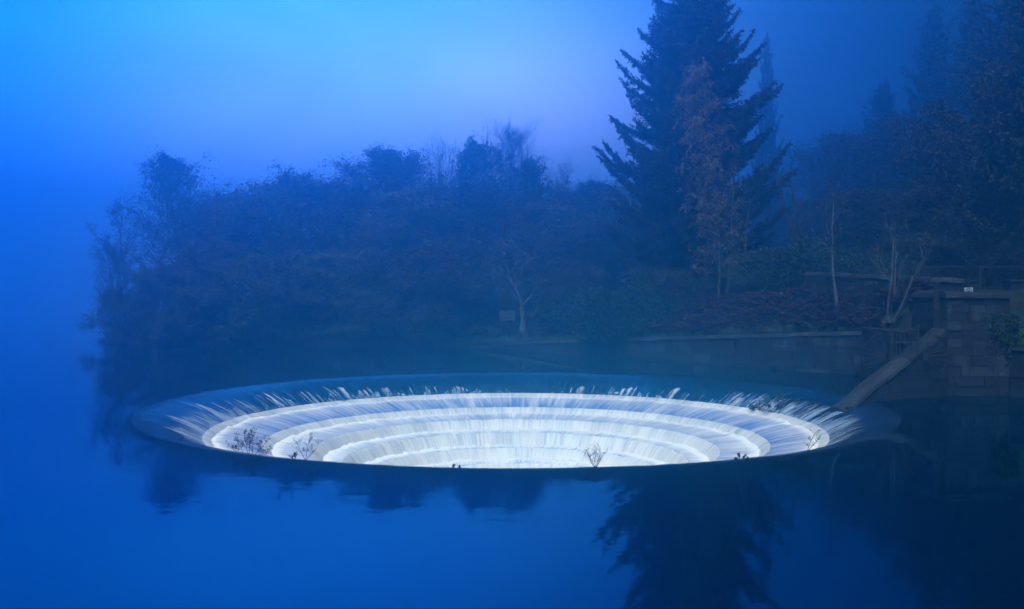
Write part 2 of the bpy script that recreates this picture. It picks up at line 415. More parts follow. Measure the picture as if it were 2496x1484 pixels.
for k in range(3600):
    th = rs.uniform(0, 2 * pi)
    side = abs(cos(th)) ** 2.2                         # the ends of the oval, seen along the flow, carry more spray
    if rs.random() > .10 + .34 * side + .09 * tdens(th): continue
    big = rs.random() < .06
    reach = rs.random() ** 2.3 * (.8 + .75 * side) + .08
    tongue(th, R1 + min(1.75, reach * (.85 if big else .7)), R1 - .01, rs.uniform(.14, .34) if big else rs.uniform(.05, .13), rs.uniform(.35, .8) * (1 if big else .6) * (1 - .4 * side))
    if big:
        for q in range(2): tongue(th + rs.gauss(0, .012), R1 + reach * rs.uniform(.5, 1.0), R1 - .01, rs.uniform(.04, .08), .55)
so = obj('spray', sv, sf, M['spray'], spill, True, suv, {'dens': sd}); so['kind'] = 'stuff'
# splashes on the first tread
# ------------------------------------------------------------------ trees
def rvec(s=1): return Vector((random.gauss(0, s), random.gauss(0, s), random.gauss(0, s)))
def path(p, d, L, n, wob, up=0.0, gr=0.0):
    pts = [p.copy()]; d = d.normalized()
    for i in range(n):
        d = (d + rvec(wob) + Vector((0, 0, up - gr * i / n))).normalized()
        p = p + d * (L / n); pts.append(p.copy())
    return pts, d
def decid(h, trunks=1, tfrac=.25, limbs=12, ang=45, width=.42, sub=7, tw=6, leaves=4, leafL=.13, leafW=.07, tr=.02, droop=0.0, up=.10, base=.12, lean=0.05, tipbias=0, sides=3):
    """returns (wood mesh builder, crown mesh builder)"""
    W, C = MB(), MB()
    per = max(3, limbs // trunks)
    for ti in range(trunks):
        a = random.uniform(0, 2 * pi) if trunks > 1 else 0
        o_ = Vector((cos(a), sin(a), 0)) * (.25 * (trunks > 1))
        d = Vector((cos(a) * lean * (1 + 5 * (trunks > 1)), sin(a) * lean * (1 + 5 * (trunks > 1)), 1))
        th = h * random.uniform(.82, 1)
        pts, _ = path(o_, d, th, 12, .045, .05)
        r0 = h * tr / sqrt(trunks)
        W.tube(pts, [r0 * (1 - i / 12) ** .8 * (1.35 if i == 0 else 1) + .006 for i in range(13)], 6)
        for li in range(per):
            f = tfrac + (1 - tfrac) * ((li + random.random() * .8) / per) * .97
            k = f * 12; i0 = min(11, int(k)); p = pts[i0].lerp(pts[i0 + 1], k - i0)
            az = li * 2.4 + random.uniform(-.5, .5)
            fr = (f - tfrac) / (1 - tfrac)
            prof = (sin(pi * min(1, fr * .75 + .22)) ** .8)
            LL = h * width * max(.22, prof) * random.uniform(.75, 1.15)
            A = radians(ang * (1.15 - .55 * fr))
            d = Vector((cos(az) * sin(A), sin(az) * sin(A), cos(A)))
            lp, ld = path(p, d, LL, 6, .09, up, droop)
            lr = max(.012, r0 * .42 * (1 - f * .7))
            W.tube(lp, [lr * (1 - i / 7) + .004 for i in range(7)], 4)
            for si in range(sub):
                g = .22 + .78 * (si + random.random()) / sub; k = min(5.99, g * 6); j0 = int(k)
                q = lp[j0].lerp(lp[j0 + 1], k - j0)
                sd_ = (lp[j0 + 1] - lp[j0]).normalized(); sdir = (sd_ + rvec(.75) + Vector((0, 0, .12))).normalized()
                sl = LL * .50 * (1.15 - g * .55) * random.uniform(.7, 1.2)
                sp, _ = path(q, sdir, sl, 4, .13, up * .8, droop)
                W.tube(sp, [max(.004, lr * .38) * (1 - i / 5) + .003 for i in range(5)], 3)
                for wi in range(tw):
                    g2 = .15 + .85 * (wi + random.random()) / tw; k = min(3.99, g2 * 4); j = int(k)
                    q2 = sp[j].lerp(sp[j + 1], k - j)
                    td = ((sp[j + 1] - sp[j]).normalized() + rvec(.8)).normalized()
                    tl = sl * .62 * random.uniform(.6, 1.2)
                    tp, _ = path(q2, td, tl, 3, .16, up * .6, droop * 1.3)
                    C.tube(tp, [.006, .005, .004, .002], sides)
                    for _ in range(leaves):
                        u = random.random() ** (.6 if tipbias else 1) * 2.99; j2 = int(u); lp_ = tp[j2].lerp(tp[j2 + 1], u - j2)
                        ld_ = (rvec(1) + Vector((0, 0, -.6 - droop * 3)) + (tp[j2 + 1] - tp[j2]).normalized() * 1.2).normalized()
                        C.leaf(lp_ + rvec(.10), ld_, leafL * random.uniform(.6, 1.3), leafW * random.uniform(.7, 1.3))
    return W, C
def make_tree(name, label, cat, W, C, wm, cm, group=None):
    t = thing(name, label, cat, (0, 0, 0), 0, group)
    W.build('trunk', wm, t); C.build('crown', cm, t)
    return t
protos = {}
def proto(key, fn, wm, cm, name, cat):
    protos[key] = (fn, wm, cm, name, cat, [])
def put(key, px, d, topy, wpx=None, label='', rz=None, group=None, zoff=-.05, dy=0):
    """plant the prototype at pixel column px and distance d, its top reaching image row topy"""
    fn, wm, cm, name, cat, made = protos[key]
    x = X(px, d); z = H(x, d) + zoff
    ht = Z(topy, d) - z
    if not made:
        random.seed(hash_(key)); W, C = fn(); hz = max(v[2] for v in C.v)
        xsz = np.percentile([abs(v[0]) for v in C.v], 97)
        t = make_tree(name, label, cat, W, C, wm, cm, group); made += [t, hz, xsz]
    else: t = dup(made[0], label, (0, 0, 0), group=group)
    s = ht / made[1]; sx = s if wpx is None else (wpx / 2 / F_PX * d) / made[2]
    t.location = (x, d, z); t.scale = (sx, sx, s); t.rotation_euler = (0, 0, random.uniform(0, 6.28) if rz is None else rz)
    return t
def hash_(s): return sum((i + 1) * ord(c) for i, c in enumerate(s))

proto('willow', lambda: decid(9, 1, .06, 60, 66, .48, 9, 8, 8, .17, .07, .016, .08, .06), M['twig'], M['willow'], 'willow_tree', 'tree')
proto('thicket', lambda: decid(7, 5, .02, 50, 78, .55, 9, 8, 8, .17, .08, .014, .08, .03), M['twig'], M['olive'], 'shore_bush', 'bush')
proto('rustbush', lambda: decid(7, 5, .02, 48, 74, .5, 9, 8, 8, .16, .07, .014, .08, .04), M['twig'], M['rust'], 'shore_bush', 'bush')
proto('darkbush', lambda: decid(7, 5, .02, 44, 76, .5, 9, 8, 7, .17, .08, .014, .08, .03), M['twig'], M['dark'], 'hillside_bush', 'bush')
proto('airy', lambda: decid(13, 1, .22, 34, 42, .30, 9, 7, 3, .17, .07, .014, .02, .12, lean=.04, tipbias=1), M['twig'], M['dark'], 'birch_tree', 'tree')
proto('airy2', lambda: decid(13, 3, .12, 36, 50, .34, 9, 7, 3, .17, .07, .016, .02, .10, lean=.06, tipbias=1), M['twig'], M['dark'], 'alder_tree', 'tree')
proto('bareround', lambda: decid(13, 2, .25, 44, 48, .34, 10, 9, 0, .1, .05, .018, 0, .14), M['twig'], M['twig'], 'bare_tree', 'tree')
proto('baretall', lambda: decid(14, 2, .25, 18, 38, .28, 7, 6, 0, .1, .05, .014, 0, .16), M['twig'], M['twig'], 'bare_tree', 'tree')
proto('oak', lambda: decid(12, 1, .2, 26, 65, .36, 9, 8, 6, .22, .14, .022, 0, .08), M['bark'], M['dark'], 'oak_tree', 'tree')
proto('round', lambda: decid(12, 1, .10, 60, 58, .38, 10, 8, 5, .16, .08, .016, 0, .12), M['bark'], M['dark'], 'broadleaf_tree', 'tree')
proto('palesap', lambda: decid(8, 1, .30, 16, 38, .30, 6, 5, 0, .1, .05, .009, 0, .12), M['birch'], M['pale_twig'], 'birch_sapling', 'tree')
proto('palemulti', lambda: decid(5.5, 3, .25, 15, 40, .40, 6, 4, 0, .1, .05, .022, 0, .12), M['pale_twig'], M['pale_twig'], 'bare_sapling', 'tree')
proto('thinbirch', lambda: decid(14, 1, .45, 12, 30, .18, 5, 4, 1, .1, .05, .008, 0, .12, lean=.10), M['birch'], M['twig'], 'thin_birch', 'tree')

def bush_mesh(rx, rz, n, L, W, lobes=14):
    Wd, C = MB(), MB(); cen = []
    for i in range(lobes):
        a = random.uniform(0, 2 * pi); f = random.random() ** .5
        cen.append((Vector((cos(a) * rx * .75 * f, sin(a) * rx * .75 * f, rz * random.uniform(.15, .75) * (1.2 - .6 * f))), random.uniform(.28, .48) * min(rx, rz)))
    for i in range(6):
        c = random.choice(cen)[0]; pts, _ = path(Vector((0, 0, 0)), c, c.length, 4, .12); Wd.tube(pts, [.05, .04, .03, .02, .01], 4)
    for i in range(n):
        c, r = random.choice(cen); v = rvec(1).normalized(); p = c + v * r * random.uniform(.55, 1.08)
        if p.z < .02: continue
        C.leaf(p, (v + rvec(.6) + Vector((0, 0, -.2))).normalized(), L * random.uniform(.6, 1.3), W * random.uniform(.7, 1.3))
    return Wd, C
proto('rhodo', lambda: bush_mesh(3.0, 3.2, 15000, .2, .09), M['bark'], M['rhodo'], 'evergreen_bush', 'bush')

def spruce_mesh(h, table, nb, detail=1.0, q=.16, qw=.045, seed=1, low=.04):
    random.seed(seed); W, C = MB(), MB()
    pts = [Vector((.06 * sin(i * .7), .05 * cos(i * .9), h * i / 14)) for i in range(15)]
    W.tube(pts, [.34 * (h / 23) * (1 - i / 14) ** .9 + .012 for i in range(15)], 8)
    def Lof(z): return float(np.interp(z / h, [t[0] for t in table], [t[1] for t in table]))
    for b in range(nb):
        f = low + (1 - low) * (b / nb) ** 1.0 * .985; z = f * h
        L = Lof(z) * (random.uniform(.66, 1.0) if random.random() < .75 else random.uniform(1.0, 1.12)); az = b * 2.399 + random.uniform(-.3, .3)
        out = Vector((cos(az), sin(az), 0)); n = max(5, int(L * 2.2))
        bp = []; dip = random.uniform(-.30, -.10) * (1 - f * .6) + .25 * max(0, f - .6)
        upt = random.uniform(.30, .55)
        for i in range(n + 1):
            t = i / n
            bp.append(Vector((0, 0, z)) + out * (L * t * (1 - .08 * t)) + Vector((0, 0, L * (dip * t + upt * t ** 2.6))) + Vector((random.gauss(0, .03), random.gauss(0, .03), random.gauss(0, .02))))
        W.tube(bp, [max(.008, .012 * L * (1 - i / (n + 1))) for i in range(n + 1)], 4)
        sidev = Vector((-out.y, out.x, 0))
        nl = int(L * 8.5 * detail) + 5
        for k in range(nl):
            t = .10 + .90 * k / (nl - 1); kk = min(n - .001, t * n); i0 = int(kk); p = bp[i0].lerp(bp[i0 + 1], kk - i0)
            bd = (bp[i0 + 1] - bp[i0]).normalized()
            s_ = 1 if k % 2 else -1
            ll = (L * .36 * (1 - t) ** .75 + .20) * random.uniform(.65, 1.15)
            if k >= nl - 2: d0 = bd + rvec(.08); ll = .35
            else: d0 = bd * .75 + sidev * s_ * random.uniform(.55, .95) + Vector((0, 0, random.uniform(-.35, .12) + .25 * t))
            tp, _ = path(p, d0, ll, 3, .08, 0, .22 * (1 - t))
            W.tube(tp, [.010, .008, .006, .004], 3)
            for j in range(int((ll * 34 + 3) * detail)):
                u = random.random() * 2.999; j0 = int(u); pp = tp[j0].lerp(tp[j0 + 1], u - j0)
                td = (tp[j0 + 1] - tp[j0]).normalized()
                C.leaf(pp, (td * .9 + rvec(.48) + Vector((0, 0, -.12))).normalized(), q * random.uniform(.6, 1.25), qw)
            # hanging side twigs
            for j in range(int(2 * ll * 2.2 * detail) + 1):
                u = random.random() * 2.999; j0 = int(u); pp = tp[j0].lerp(tp[j0 + 1], u - j0)
                hd = Vector((random.gauss(0, .35), random.gauss(0, .35), -.7 + .5 * t)).normalized(); hl = random.uniform(.12, .42) * (1.2 - t * .7)
                for m_ in range(int(9 * detail)):
                    C.leaf(pp + hd * (hl * random.random()), (hd + rvec(.5)).normalized(), q * random.uniform(.6, 1.1), qw)
    return W, C
# the big spruce
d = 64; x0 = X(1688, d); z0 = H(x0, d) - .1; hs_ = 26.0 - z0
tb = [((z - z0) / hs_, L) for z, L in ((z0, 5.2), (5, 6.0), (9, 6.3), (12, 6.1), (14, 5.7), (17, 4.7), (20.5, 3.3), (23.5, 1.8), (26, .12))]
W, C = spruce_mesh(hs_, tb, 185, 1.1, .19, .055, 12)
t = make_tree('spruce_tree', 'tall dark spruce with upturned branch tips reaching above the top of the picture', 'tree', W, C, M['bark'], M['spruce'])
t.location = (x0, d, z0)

# generic conifer for the hillside
tbg = [(0, .24), (.1, .27), (.3, .24), (.6, .15), (.85, .06), (1, .01)]
proto('conifer', lambda: spruce_mesh(15, [(a, b * 15) for a, b in tbg], 95, .62, .26, .09, 31), M['bark'], M['spruce'], 'conifer_tree', 'tree')
def pine_mesh():
    W, C = MB(), MB(); h = 11
    pts, _ = path(Vector((0, 0, 0)), Vector((0, 0, 1)), h, 8, .03); W.tube(pts, [.2 * (1 - i / 8) + .02 for i in range(9)], 6)
    for b in range(70):
        f = .2 + .8 * b / 70; p = Vector((0, 0, h * f)) ; az = b * 2.4; L = (3.0 * (1 - f) ** .6 + .25) * random.uniform(.6, 1.15)
        bp, bd = path(p, Vector((cos(az), sin(az), .25)), L, 5, .06, .14); W.tube(bp, [.05 * (1 - i / 6) + .006 for i in range(6)], 4)
        for k in range(int(5 + L * 4)):
            u = (.35 + .65 * random.random()) * 4.99; q = bp[int(u)].lerp(bp[int(u) + 1], u - int(u)) + rvec(.14)
            c = q + Vector((0, 0, .12)); up_ = Vector((random.gauss(0, .25), random.gauss(0, .25), 1)).normalized()
            for j in range(26): C.leaf(c + up_ * random.uniform(-.2, .25), (up_ * .9 + rvec(.55)).normalized(), random.uniform(.14, .26), .045)
    return W, C
proto('pine', pine_mesh, M['bark'], M['pine'], 'pine_tree', 'tree')

# left promontory
put('airy', 448, 84, 350, 175, 'slender leafy birch, tallest of the trees at the left end of the shore', 1.0)
put('airy2', 340, 80, 440, 260, 'loose spreading alder at the left end of the shore, left of the tallest birch', 2.0)
put('airy2', 290, 75, 560, 130, 'low thin-leaved alder leaning out over water at the left tip of the shore', 4.0)
put('airy', 500, 88, 465, 110, 'small airy birch just right of the tallest birch on the left shore', 5.0)
put('thicket', 300, 69, 690, 150, 'dark leafy bush overhanging the water at the left tip of the shore')
put('thicket', 400, 68.2, 640, 230, 'wide olive bush at the water below the two left shore trees')
put('rustbush', 540, 69, 560, 260, 'rust-tinged bush right of the left shore trees')
put('willow', 600, 84, 444, 300, 'rounded brown willow crown rising left of the highest willow dome')
put('willow', 718, 90, 396, 330, 'highest domed willow in the left half of the shore wood')
put('willow', 840, 92, 425, 270, 'brownish willow sloping down right of the highest willow dome')
put('thicket', 520, 67.6, 690, 240, 'low olive bush at the waterline left of centre of the left wood')
put('thicket', 660, 68, 600, 300, 'broad olive bush below the highest willow dome')
put('willow', 800, 69, 600, 290, 'mid-height willow in front of the wood, below and right of the willow dome')
put('rustbush', 760, 67.4, 650, 220, 'rusty leaved bush at the water below the willow dome')
put('thicket', 880, 67.8, 660, 260, 'olive bush at the waterline below the dark round tree')
put('round', 958, 90, 332, 230, 'dark round-topped tree with twiggy edge, left of the bare treetops', 1.5)
put('baretall', 1055, 104, 296, 160, 'tall bare tree with thin twigs between the dark round tree and the oak', .5)
put('baretall', 1105, 108, 320, 120, 'faint bare tree just left of the oak crown', 2.5)
put('oak', 1150, 96, 325, 170, 'oak with ragged leafy crown left of the big bare treetop')
put('bareround', 1222, 108, 272, 200, 'big bare tree with fan-shaped top, highest of the wood left of the spruce')
put('baretall', 1308, 112, 330, 110, 'faint bare tree right of the fan-shaped bare treetop', 1.1)
put('pine', 1292, 86, 378, 130, 'small dense dark pine in front of the bare treetops')
put('baretall', 1430, 100, 372, 170, 'bare twiggy tree just left of the tall spruce', 3.0)
put('rustbush', 1360, 98, 430, 170, 'reddish tree between the dark pine and the tall spruce')
put('baretall', 1355, 106, 395, 90, 'thin bare tree poking above the reddish tree', 4.1)
put('willow', 1030, 84, 430, 300, 'leafy willow under the bare treetops left of the pine')
put('round', 1160, 84, 415, 280, 'dark leafy tree standing below the oak', 3.3)
put('willow', 1310, 80, 470, 260, 'willow below the small dark pine')
put('rustbush', 1060, 66.5, 570, 300, 'pale brown bush glowing in the middle of the shore wood')
put('thicket', 980, 66.3, 660, 240, 'low bush at the waterline under the dark round tree')
put('thicket', 1140, 65.6, 670, 260, 'low bush at the waterline left of the pale birch sapling')
put('willow', 1400, 76, 530, 220, 'leafy willow between the birch sapling and the tall spruce')
put('round', 1500, 76, 520, 200, 'dark tree tucked behind the left skirt of the tall spruce', .3)
put('thicket', 1390, 62.5, 640, 200, 'bush on the bank right of the pale birch sapling')
put('palesap', 1272, 62.5, 555, 210, 'pale bare birch sapling with white trunk at the water edge below the pine', .8)
put('round', 1455, 92, 425, 250, 'hazy round tree filling the gap just left of the tall spruce', 2.2)
put('willow', 1560, 88, 450, 240, 'hazy willow behind the left skirt of the tall spruce')
# around the spruce
put('rhodo', 1500, 55.5, 655, 220, 'green leafy evergreen bush at the left foot of the tall spruce')
put('rhodo', 1930, 54, 575, 230, 'green leafy evergreen bush right of the tall spruce')
put('rhodo', 1400, 60, 705, 150, 'small evergreen bush beside the left evergreen bush on the bank')
put('thicket', 1620, 56, 640, 170, 'dim bush at the foot of the tall spruce, left of the orange birch')
put('thicket', 1860, 54.5, 600, 170, 'dim bush at the foot of the tall spruce, right of the orange birch')
# orange birch
def orange():
    random.seed(5); W, C = MB(), MB(); h = 12.6
    pts = [Vector((.35 * sin(i * .35) - i * .075, 0, h * i / 14)) for i in range(15)]
    W.tube(pts, [.085 * (1 - i / 15) + .012 for i in range(15)], 6)
    for b in range(120):
        f = .13 + .87 * b / 120; kk = min(13.99, f * 14); p = pts[int(kk)].lerp(pts[int(kk) + 1], kk - int(kk))
        az = random.uniform(0, 6.28); L = random.uniform(.7, 1.25) * (1.9 * sin(pi * min(1, (1 - f) * .75 + .08)) ** .8 + .2)
        o_ = Vector((cos(az) - .45, sin(az), .55)); bp, _ = path(p, o_, L, 5, .1, -.02, .32); W.tube(bp, [.018, .015, .012, .009, .006, .004], 3)
        for s_ in range(11):
            u = (.2 + .75 * random.random()) * 4.99; q = bp[int(u)].lerp(bp[int(u) + 1], u - int(u))
            tp, _ = path(q, rvec(.7) + Vector((0, 0, -.6)), random.uniform(.3, .8), 3, .15, 0, .4); C.tube(tp, [.004, .004, .003, .002], 3)
            for j in range(random.choice((4, 8, 14))):
                u = random.random() * 2.99; C.leaf(tp[int(u)].lerp(tp[int(u) + 1], u - int(u)) + rvec(.05), (rvec(1) + Vector((0, 0, -.5))).normalized(), random.uniform(.07, .14), random.uniform(.05, .09))
    return W, C
W, C = orange()
t = make_tree('birch_tree', 'slim birch with sparse orange autumn leaves standing in front of the tall spruce', 'tree', W, C, M['birch'], M['orange'])
d = 57; t.location = (X(1750, d), d, H(X(1750, d), d) - .05); t.scale = (.95, .95, (Z(165, d) - H(X(1750, d), d)) / 12.6)
put('thinbirch', 1770, 57.5, 345, 110, 'thin pale bare birch trunk leaning right, just right of the orange birch', -.2)
put('thinbirch', 1815, 58.5, 470, 100, 'shorter thin pale birch stem furthest right of those before the spruce', .4)
# right bank
put('palemulti', 2163, 43.5, 505, 190, 'pale bare sapling with forked stems standing on the bracken bank', .6)
put('thinbirch', 2042, 46.5, 430, 120, 'slim bare birch on the bracken bank left of the forked pale sapling', 1.2)
put('baretall', 1975, 60, 400, 150, 'faint bare tree behind the evergreen bush right of the spruce', 2.2)
# hillside wood
hill = [('conifer', 1865, 114, 78, 84, 'faint spruce tip far behind the right side of the tall spruce'),
        ('round', 1975, 96, 470, 200, 'hazy broadleaf tree directly right of the tall spruce'),
        ('round', 2060, 102, 300, 230, 'misty broadleaf tree at the lit left edge of the hillside wood'),
        ('conifer', 2150, 112, 190, 190, 'misty conifer in the hillside wood left of the tallest faint treetop'),
        ('conifer', 2272, 102, 8, 210, 'tall faint conifer whose pointed top almost reaches the top edge'),
        ('round', 2200, 84, 260, 260, 'dark broadleaf tree below the tall faint conifer on the hillside'),
        ('conifer', 2370, 88, -30, 230, 'dark conifer right of the tall faint conifer on the hillside'),
        ('oak', 2330, 58, 240, 240, 'dark oak in the middle of the right hillside wood'),
        ('conifer', 2450, 72, -100, 260, 'dark conifer filling the top right corner'),
        ('oak', 2460, 52, 120, 260, 'dark oak at the right edge of the picture'),
        ('round', 2100, 64, 440, 210, 'shadowy broadleaf tree behind the slim bare birch on the right bank'),
        ('round', 2260, 56, 430, 240, 'shadowy broadleaf tree above the railing'),
        ('darkbush', 2400, 51, 440, 260, 'dark thicket above the railing at the right'),
        ('darkbush', 2200, 54, 560, 220, 'dark thicket behind the forked pale sapling'),
        ('darkbush', 2300, 52, 560, 230, 'dark thicket just above the left end of the railing'),
        ('darkbush', 2480, 50, 500, 240, 'dark thicket above the railing at the very right edge'),
        ('rhodo', 2020, 55, 560, 200, 'dim evergreen bush behind the slim bare birch'),
        ('rhodo', 2110, 51, 600, 180, 'dim evergreen bush behind the upper end of the bracken bank'),
        ('conifer', 2540, 50, -200, 300, 'dark conifer cut off by the right edge of the picture'),
        ('conifer', 2560, 66, -200, 260, 'far dark conifer just past the right edge')]
for k_, px, d, ty, w_, lb in hill: put(k_, px, d, ty, w_, lb)

# ------------------------------------------------------------------ bank plants
def on_wall_line(t, off):
    d_ = (WB_ - WA).normalized(); n_ = Vector((-d_.y, d_.x)); n_ = n_ if n_.x > 0 else -n_
    p = WA.lerp(WB_, t) + n_ * off; return p.x, p.y
random.seed(21); B = MB()
for i in range(2100):
    t = random.random() ** .75; off = random.uniform(.5, 5.0)
    if t < .22 and random.random() < .7: continue
    x, y = on_wall_line(t * 1.02, off)
    if mnoise.noise(Vector((x * .45, y * .45, 3))) < -.22 and random.random() < .75: continue
    z = H(x, y)
    if z < .1: continue
    a = random.gauss(-2.6, .9); d0 = Vector((cos(a) * .6, sin(a) * .6, 1.0)); L = random.uniform(.5, 1.15)
    fp, _ = path(Vector((x, y, z)), d0, L, 5, .05, 0, .75)
    B.tube(fp, [.008, .007, .006, .005, .004, .003], 3)
    for k in range(20):
        u = (.2 + .8 * k / 20) * 4.99; q = fp[int(u)].lerp(fp[int(u) + 1], u - int(u)); fd = (fp[int(u) + 1] - fp[int(u)]).normalized()
        sv_ = fd.cross(Vector((0, 0, 1)))
        if sv_.length < 1e-4: continue
        sv_.normalize()
        for s_ in (-1, 1): B.leaf(q, (sv_ * s_ + fd * .4 + Vector((0, 0, -.25)) + rvec(.15)).normalized(), .26 * (1.1 - k / 22) * random.uniform(.7, 1.2), .07)
struct(B.build('bracken', M['bracken']), 'reddish brown dead bracken covering the bank above the stone wall', 'stuff')
G = MB()
for i in range(9000):
    t = random.random(); off = random.choice((random.uniform(.35, 1.0), random.uniform(.35, 3.5)))
    x, y = on_wall_line(t * 1.0, off); z = H(x, y)
    G.leaf(Vector((x, y, z)), (Vector((random.gauss(0, .4), random.gauss(0, .4), 1))).normalized(), random.uniform(.1, .3), .03)
struct(G.build('grass', M['grass']), 'strip of green grass along the top of the stone wall', 'stuff')
U = MB()
for i in range(26000):
    x = random.uniform(-29, -1); s0 = random.uniform(.1, 4)
    y = 66 + s0 + (max(0, -26 - x) * 1.2) + max(0, (-15 - x)) * .13
    z = H(x, y)
    if z < 0: z = .02
    U.leaf(Vector((x + random.gauss(0, .2), y, z + random.random() ** 2 * 1.0)), (rvec(.6) + Vector((0, -.3, .4))).normalized(), random.uniform(.1, .28), .07)
struct(U.build('undergrowth', M['olive']), 'low tangled undergrowth along the far shore', 'stuff')

# ------------------------------------------------------------------ masonry
def wall_mesh(A, B_, zb, ztf, thick, ch=.36, bl=(.55, 1.15), proud=.02, seed=3, back=True):
    """courses of separate blocks from A to B (2d), top following ztf(t)"""
    rr = random.Random(seed); mb = MB(); A = Vector(A); B_ = Vector(B_); d_ = B_ - A; L = d_.length; rz = atan2(d_.y, d_.x)
    n_ = Vector((d_.y, -d_.x)).normalized()
    zmax = max(ztf(0), ztf(1), ztf(.5)); z = zb; row = 0
    while z < zmax - .02:
        h_ = ch * rr.uniform(.85, 1.15); s = -rr.random() * .4 if row % 2 else 0
        while s < L:
            w_ = rr.uniform(*bl); s2 = min(L, s + w_); s1 = max(0, s)
            if s2 - s1 > .06:
                t = (s1 + s2) / 2 / L; top = min(z + h_, ztf(t))
                if top - z > .05:
                    off = rr.gauss(0, proud); c = A + d_ * t + n_ * off
                    mb.box((c.x, c.y, (z + top) / 2), s2 - s1 - .018, thick, top - z - .016, rz, .006)
            s += w_
        z += h_; row += 1
    # mortar core a little behind the faces
    k = 24
    b = len(mb.v); core = thick / 2 - .035
    for i in range(k + 1):
        t = i / k; c = A + d_ * (.004 + t * .992)
        for sgn in (1, -1):
            q = c + n_ * core * sgn; mb.v.append((q.x, q.y, zb - .1)); mb.v.append((q.x, q.y, ztf(t) - .03))
    for i in range(k):
        a = b + i * 4; e = a + 4
        mb.f += [(a, e, e + 1, a + 1), (a + 3, e + 3, e + 2, a + 2), (a + 1, e + 1, e + 3, a + 3)]
    mb.f += [(b, b + 1, b + 3, b + 2), (b + 4 * k, b + 4 * k + 2, b + 4 * k + 3, b + 4 * k + 1)]
    return mb
def coping_mesh(pts, w, h, seg=.8, rnd=7, seed=1, droop=0):
    """rounded coping stones laid along a 3d polyline"""
    rr = random.Random(seed); mb = MB()
    P = [Vector(p) for p in pts]
    for a, b_ in zip(P[:-1], P[1:]):
        L = (b_ - a).length; n = max(1, int(L / seg)); t0 = 0
        d_ = (b_ - a).normalized(); s_ = Vector((d_.y, -d_.x, 0)).normalized(); u_ = s_.cross(d_); u_ = u_ if u_.z > 0 else -u_
        for i in range(n):
            p0 = a.lerp(b_, i / n) + d_ * .008; p1 = a.lerp(b_, (i + 1) / n) - d_ * .008; base = len(mb.v); jo = rr.gauss(0, .012)
            for p in (p0, (p0 + p1) / 2, p1):
                for k in range(rnd):
                    an = pi * k / (rnd - 1); q = p + s_ * (cos(an) * w / 2 * (1 + rr.gauss(0, .012)) + jo) + u_ * ((sin(an) ** .8) * h + jo + rr.gauss(0, .008)); mb.v.append(tuple(q))
            for j in range(2):
                for k in range(rnd):
                    k2 = (k + 1) % rnd; mb.f.append((base + j * rnd + k, base + j * rnd + k2, base + (j + 1) * rnd + k2, base + (j + 1) * rnd + k))
            mb.f.append(tuple(base + k for k in range(rnd))[::-1]); mb.f.append(tuple(base + 2 * rnd + k for k in range(rnd)))
    return mb
# long low retaining wall
rw = thing('retaining_wall', 'long mossy stone wall at the water below the bracken bank', 'wall')
wall_mesh((-2.8, 63.85), (16.5, 42.45), -.6, lambda t: walltop(t) - .14, .6, .36, (.6, 1.3), .025, 5).build('masonry', M['stone'], rw)
cp = [( -2.8 + 19.3 * t, 63.85 - 21.4 * t, walltop(t) - .135) for t in np.linspace(.12, 1, 11)]
coping_mesh(cp, .74, .17, .95, 5, 6).build('coping', M['stone'], rw)
# pier
pr_ = thing('stone_pier', 'tall square stone pier rising from the water at the right edge', 'wall')
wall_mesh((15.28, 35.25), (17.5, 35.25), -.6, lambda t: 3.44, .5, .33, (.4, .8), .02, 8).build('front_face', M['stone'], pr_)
wall_mesh((15.30, 42.9), (15.30, 35.52), -.6, lambda t: 3.44 if t > .74 else 2.1, .5, .33, (.4, .8), .02, 9).build('side_face', M['shaded_stone'], pr_)  # shadowed side of the pier, its shade carried by the darker colour
mb = MB(); mb.box((16.55, 36.55, 1.35), 1.9, 2.0, 4.2); mb.build('core', M['shaded_stone'], pr_)
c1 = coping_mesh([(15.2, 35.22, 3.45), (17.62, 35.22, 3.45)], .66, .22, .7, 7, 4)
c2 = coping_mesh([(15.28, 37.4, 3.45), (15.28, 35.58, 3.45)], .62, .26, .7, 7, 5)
c1.build('coping', M['shaded_stone'], pr_); c2.build('coping', M['shaded_stone'], pr_)
# ramp / splitter wall running down to the rim
sp = thing('sloping_wall', 'stone wall with rounded top sloping down into the water at the spillway rim', 'wall')
RP = [(10.95, 33.35, -.42), (12.2, 33.9, .42), (13.55, 34.5, 1.22), (14.4, 34.95, 1.72), (15.2, 35.45, 2.2)]
def rampz(t):
    x = 10.95 + t * 4.3; return float(np.interp(x, [p[0] for p in RP], [p[2] for p in RP]))
wall_mesh((10.95, 33.35), (15.25, 35.42), -1.2, lambda t: rampz(t) + .02, .8, .36, (.5, .9), .015, 12).build('masonry', M['shaded_stone'], sp)
coping_mesh(RP[:3], .76, .24, .95, 9, 14).build('coping', M['coping'], sp)  # lower part, light painted in by the paler colour
coping_mesh(RP[2:], .70, .22, .95, 9, 15).build('coping', M['shaded_stone'], sp)  # upper part, shade painted in by the darker colour
# wall right of the pier
rwall = thing('side_wall', 'low stone wall with flat coping joining the right side of the pier', 'wall')
wall_mesh((17.75, 35.0), (19.6, 30.9), -.6, lambda t: 1.62, .6, .4, (.7, 1.3), .025, 15).build('masonry', M['shaded_stone'], rwall)
coping_mesh([(17.75, 35.0, 1.64), (19.6, 30.9, 1.60)], .75, .15, 1.1, 5, 16).build('coping', M['shaded_stone'], rwall)
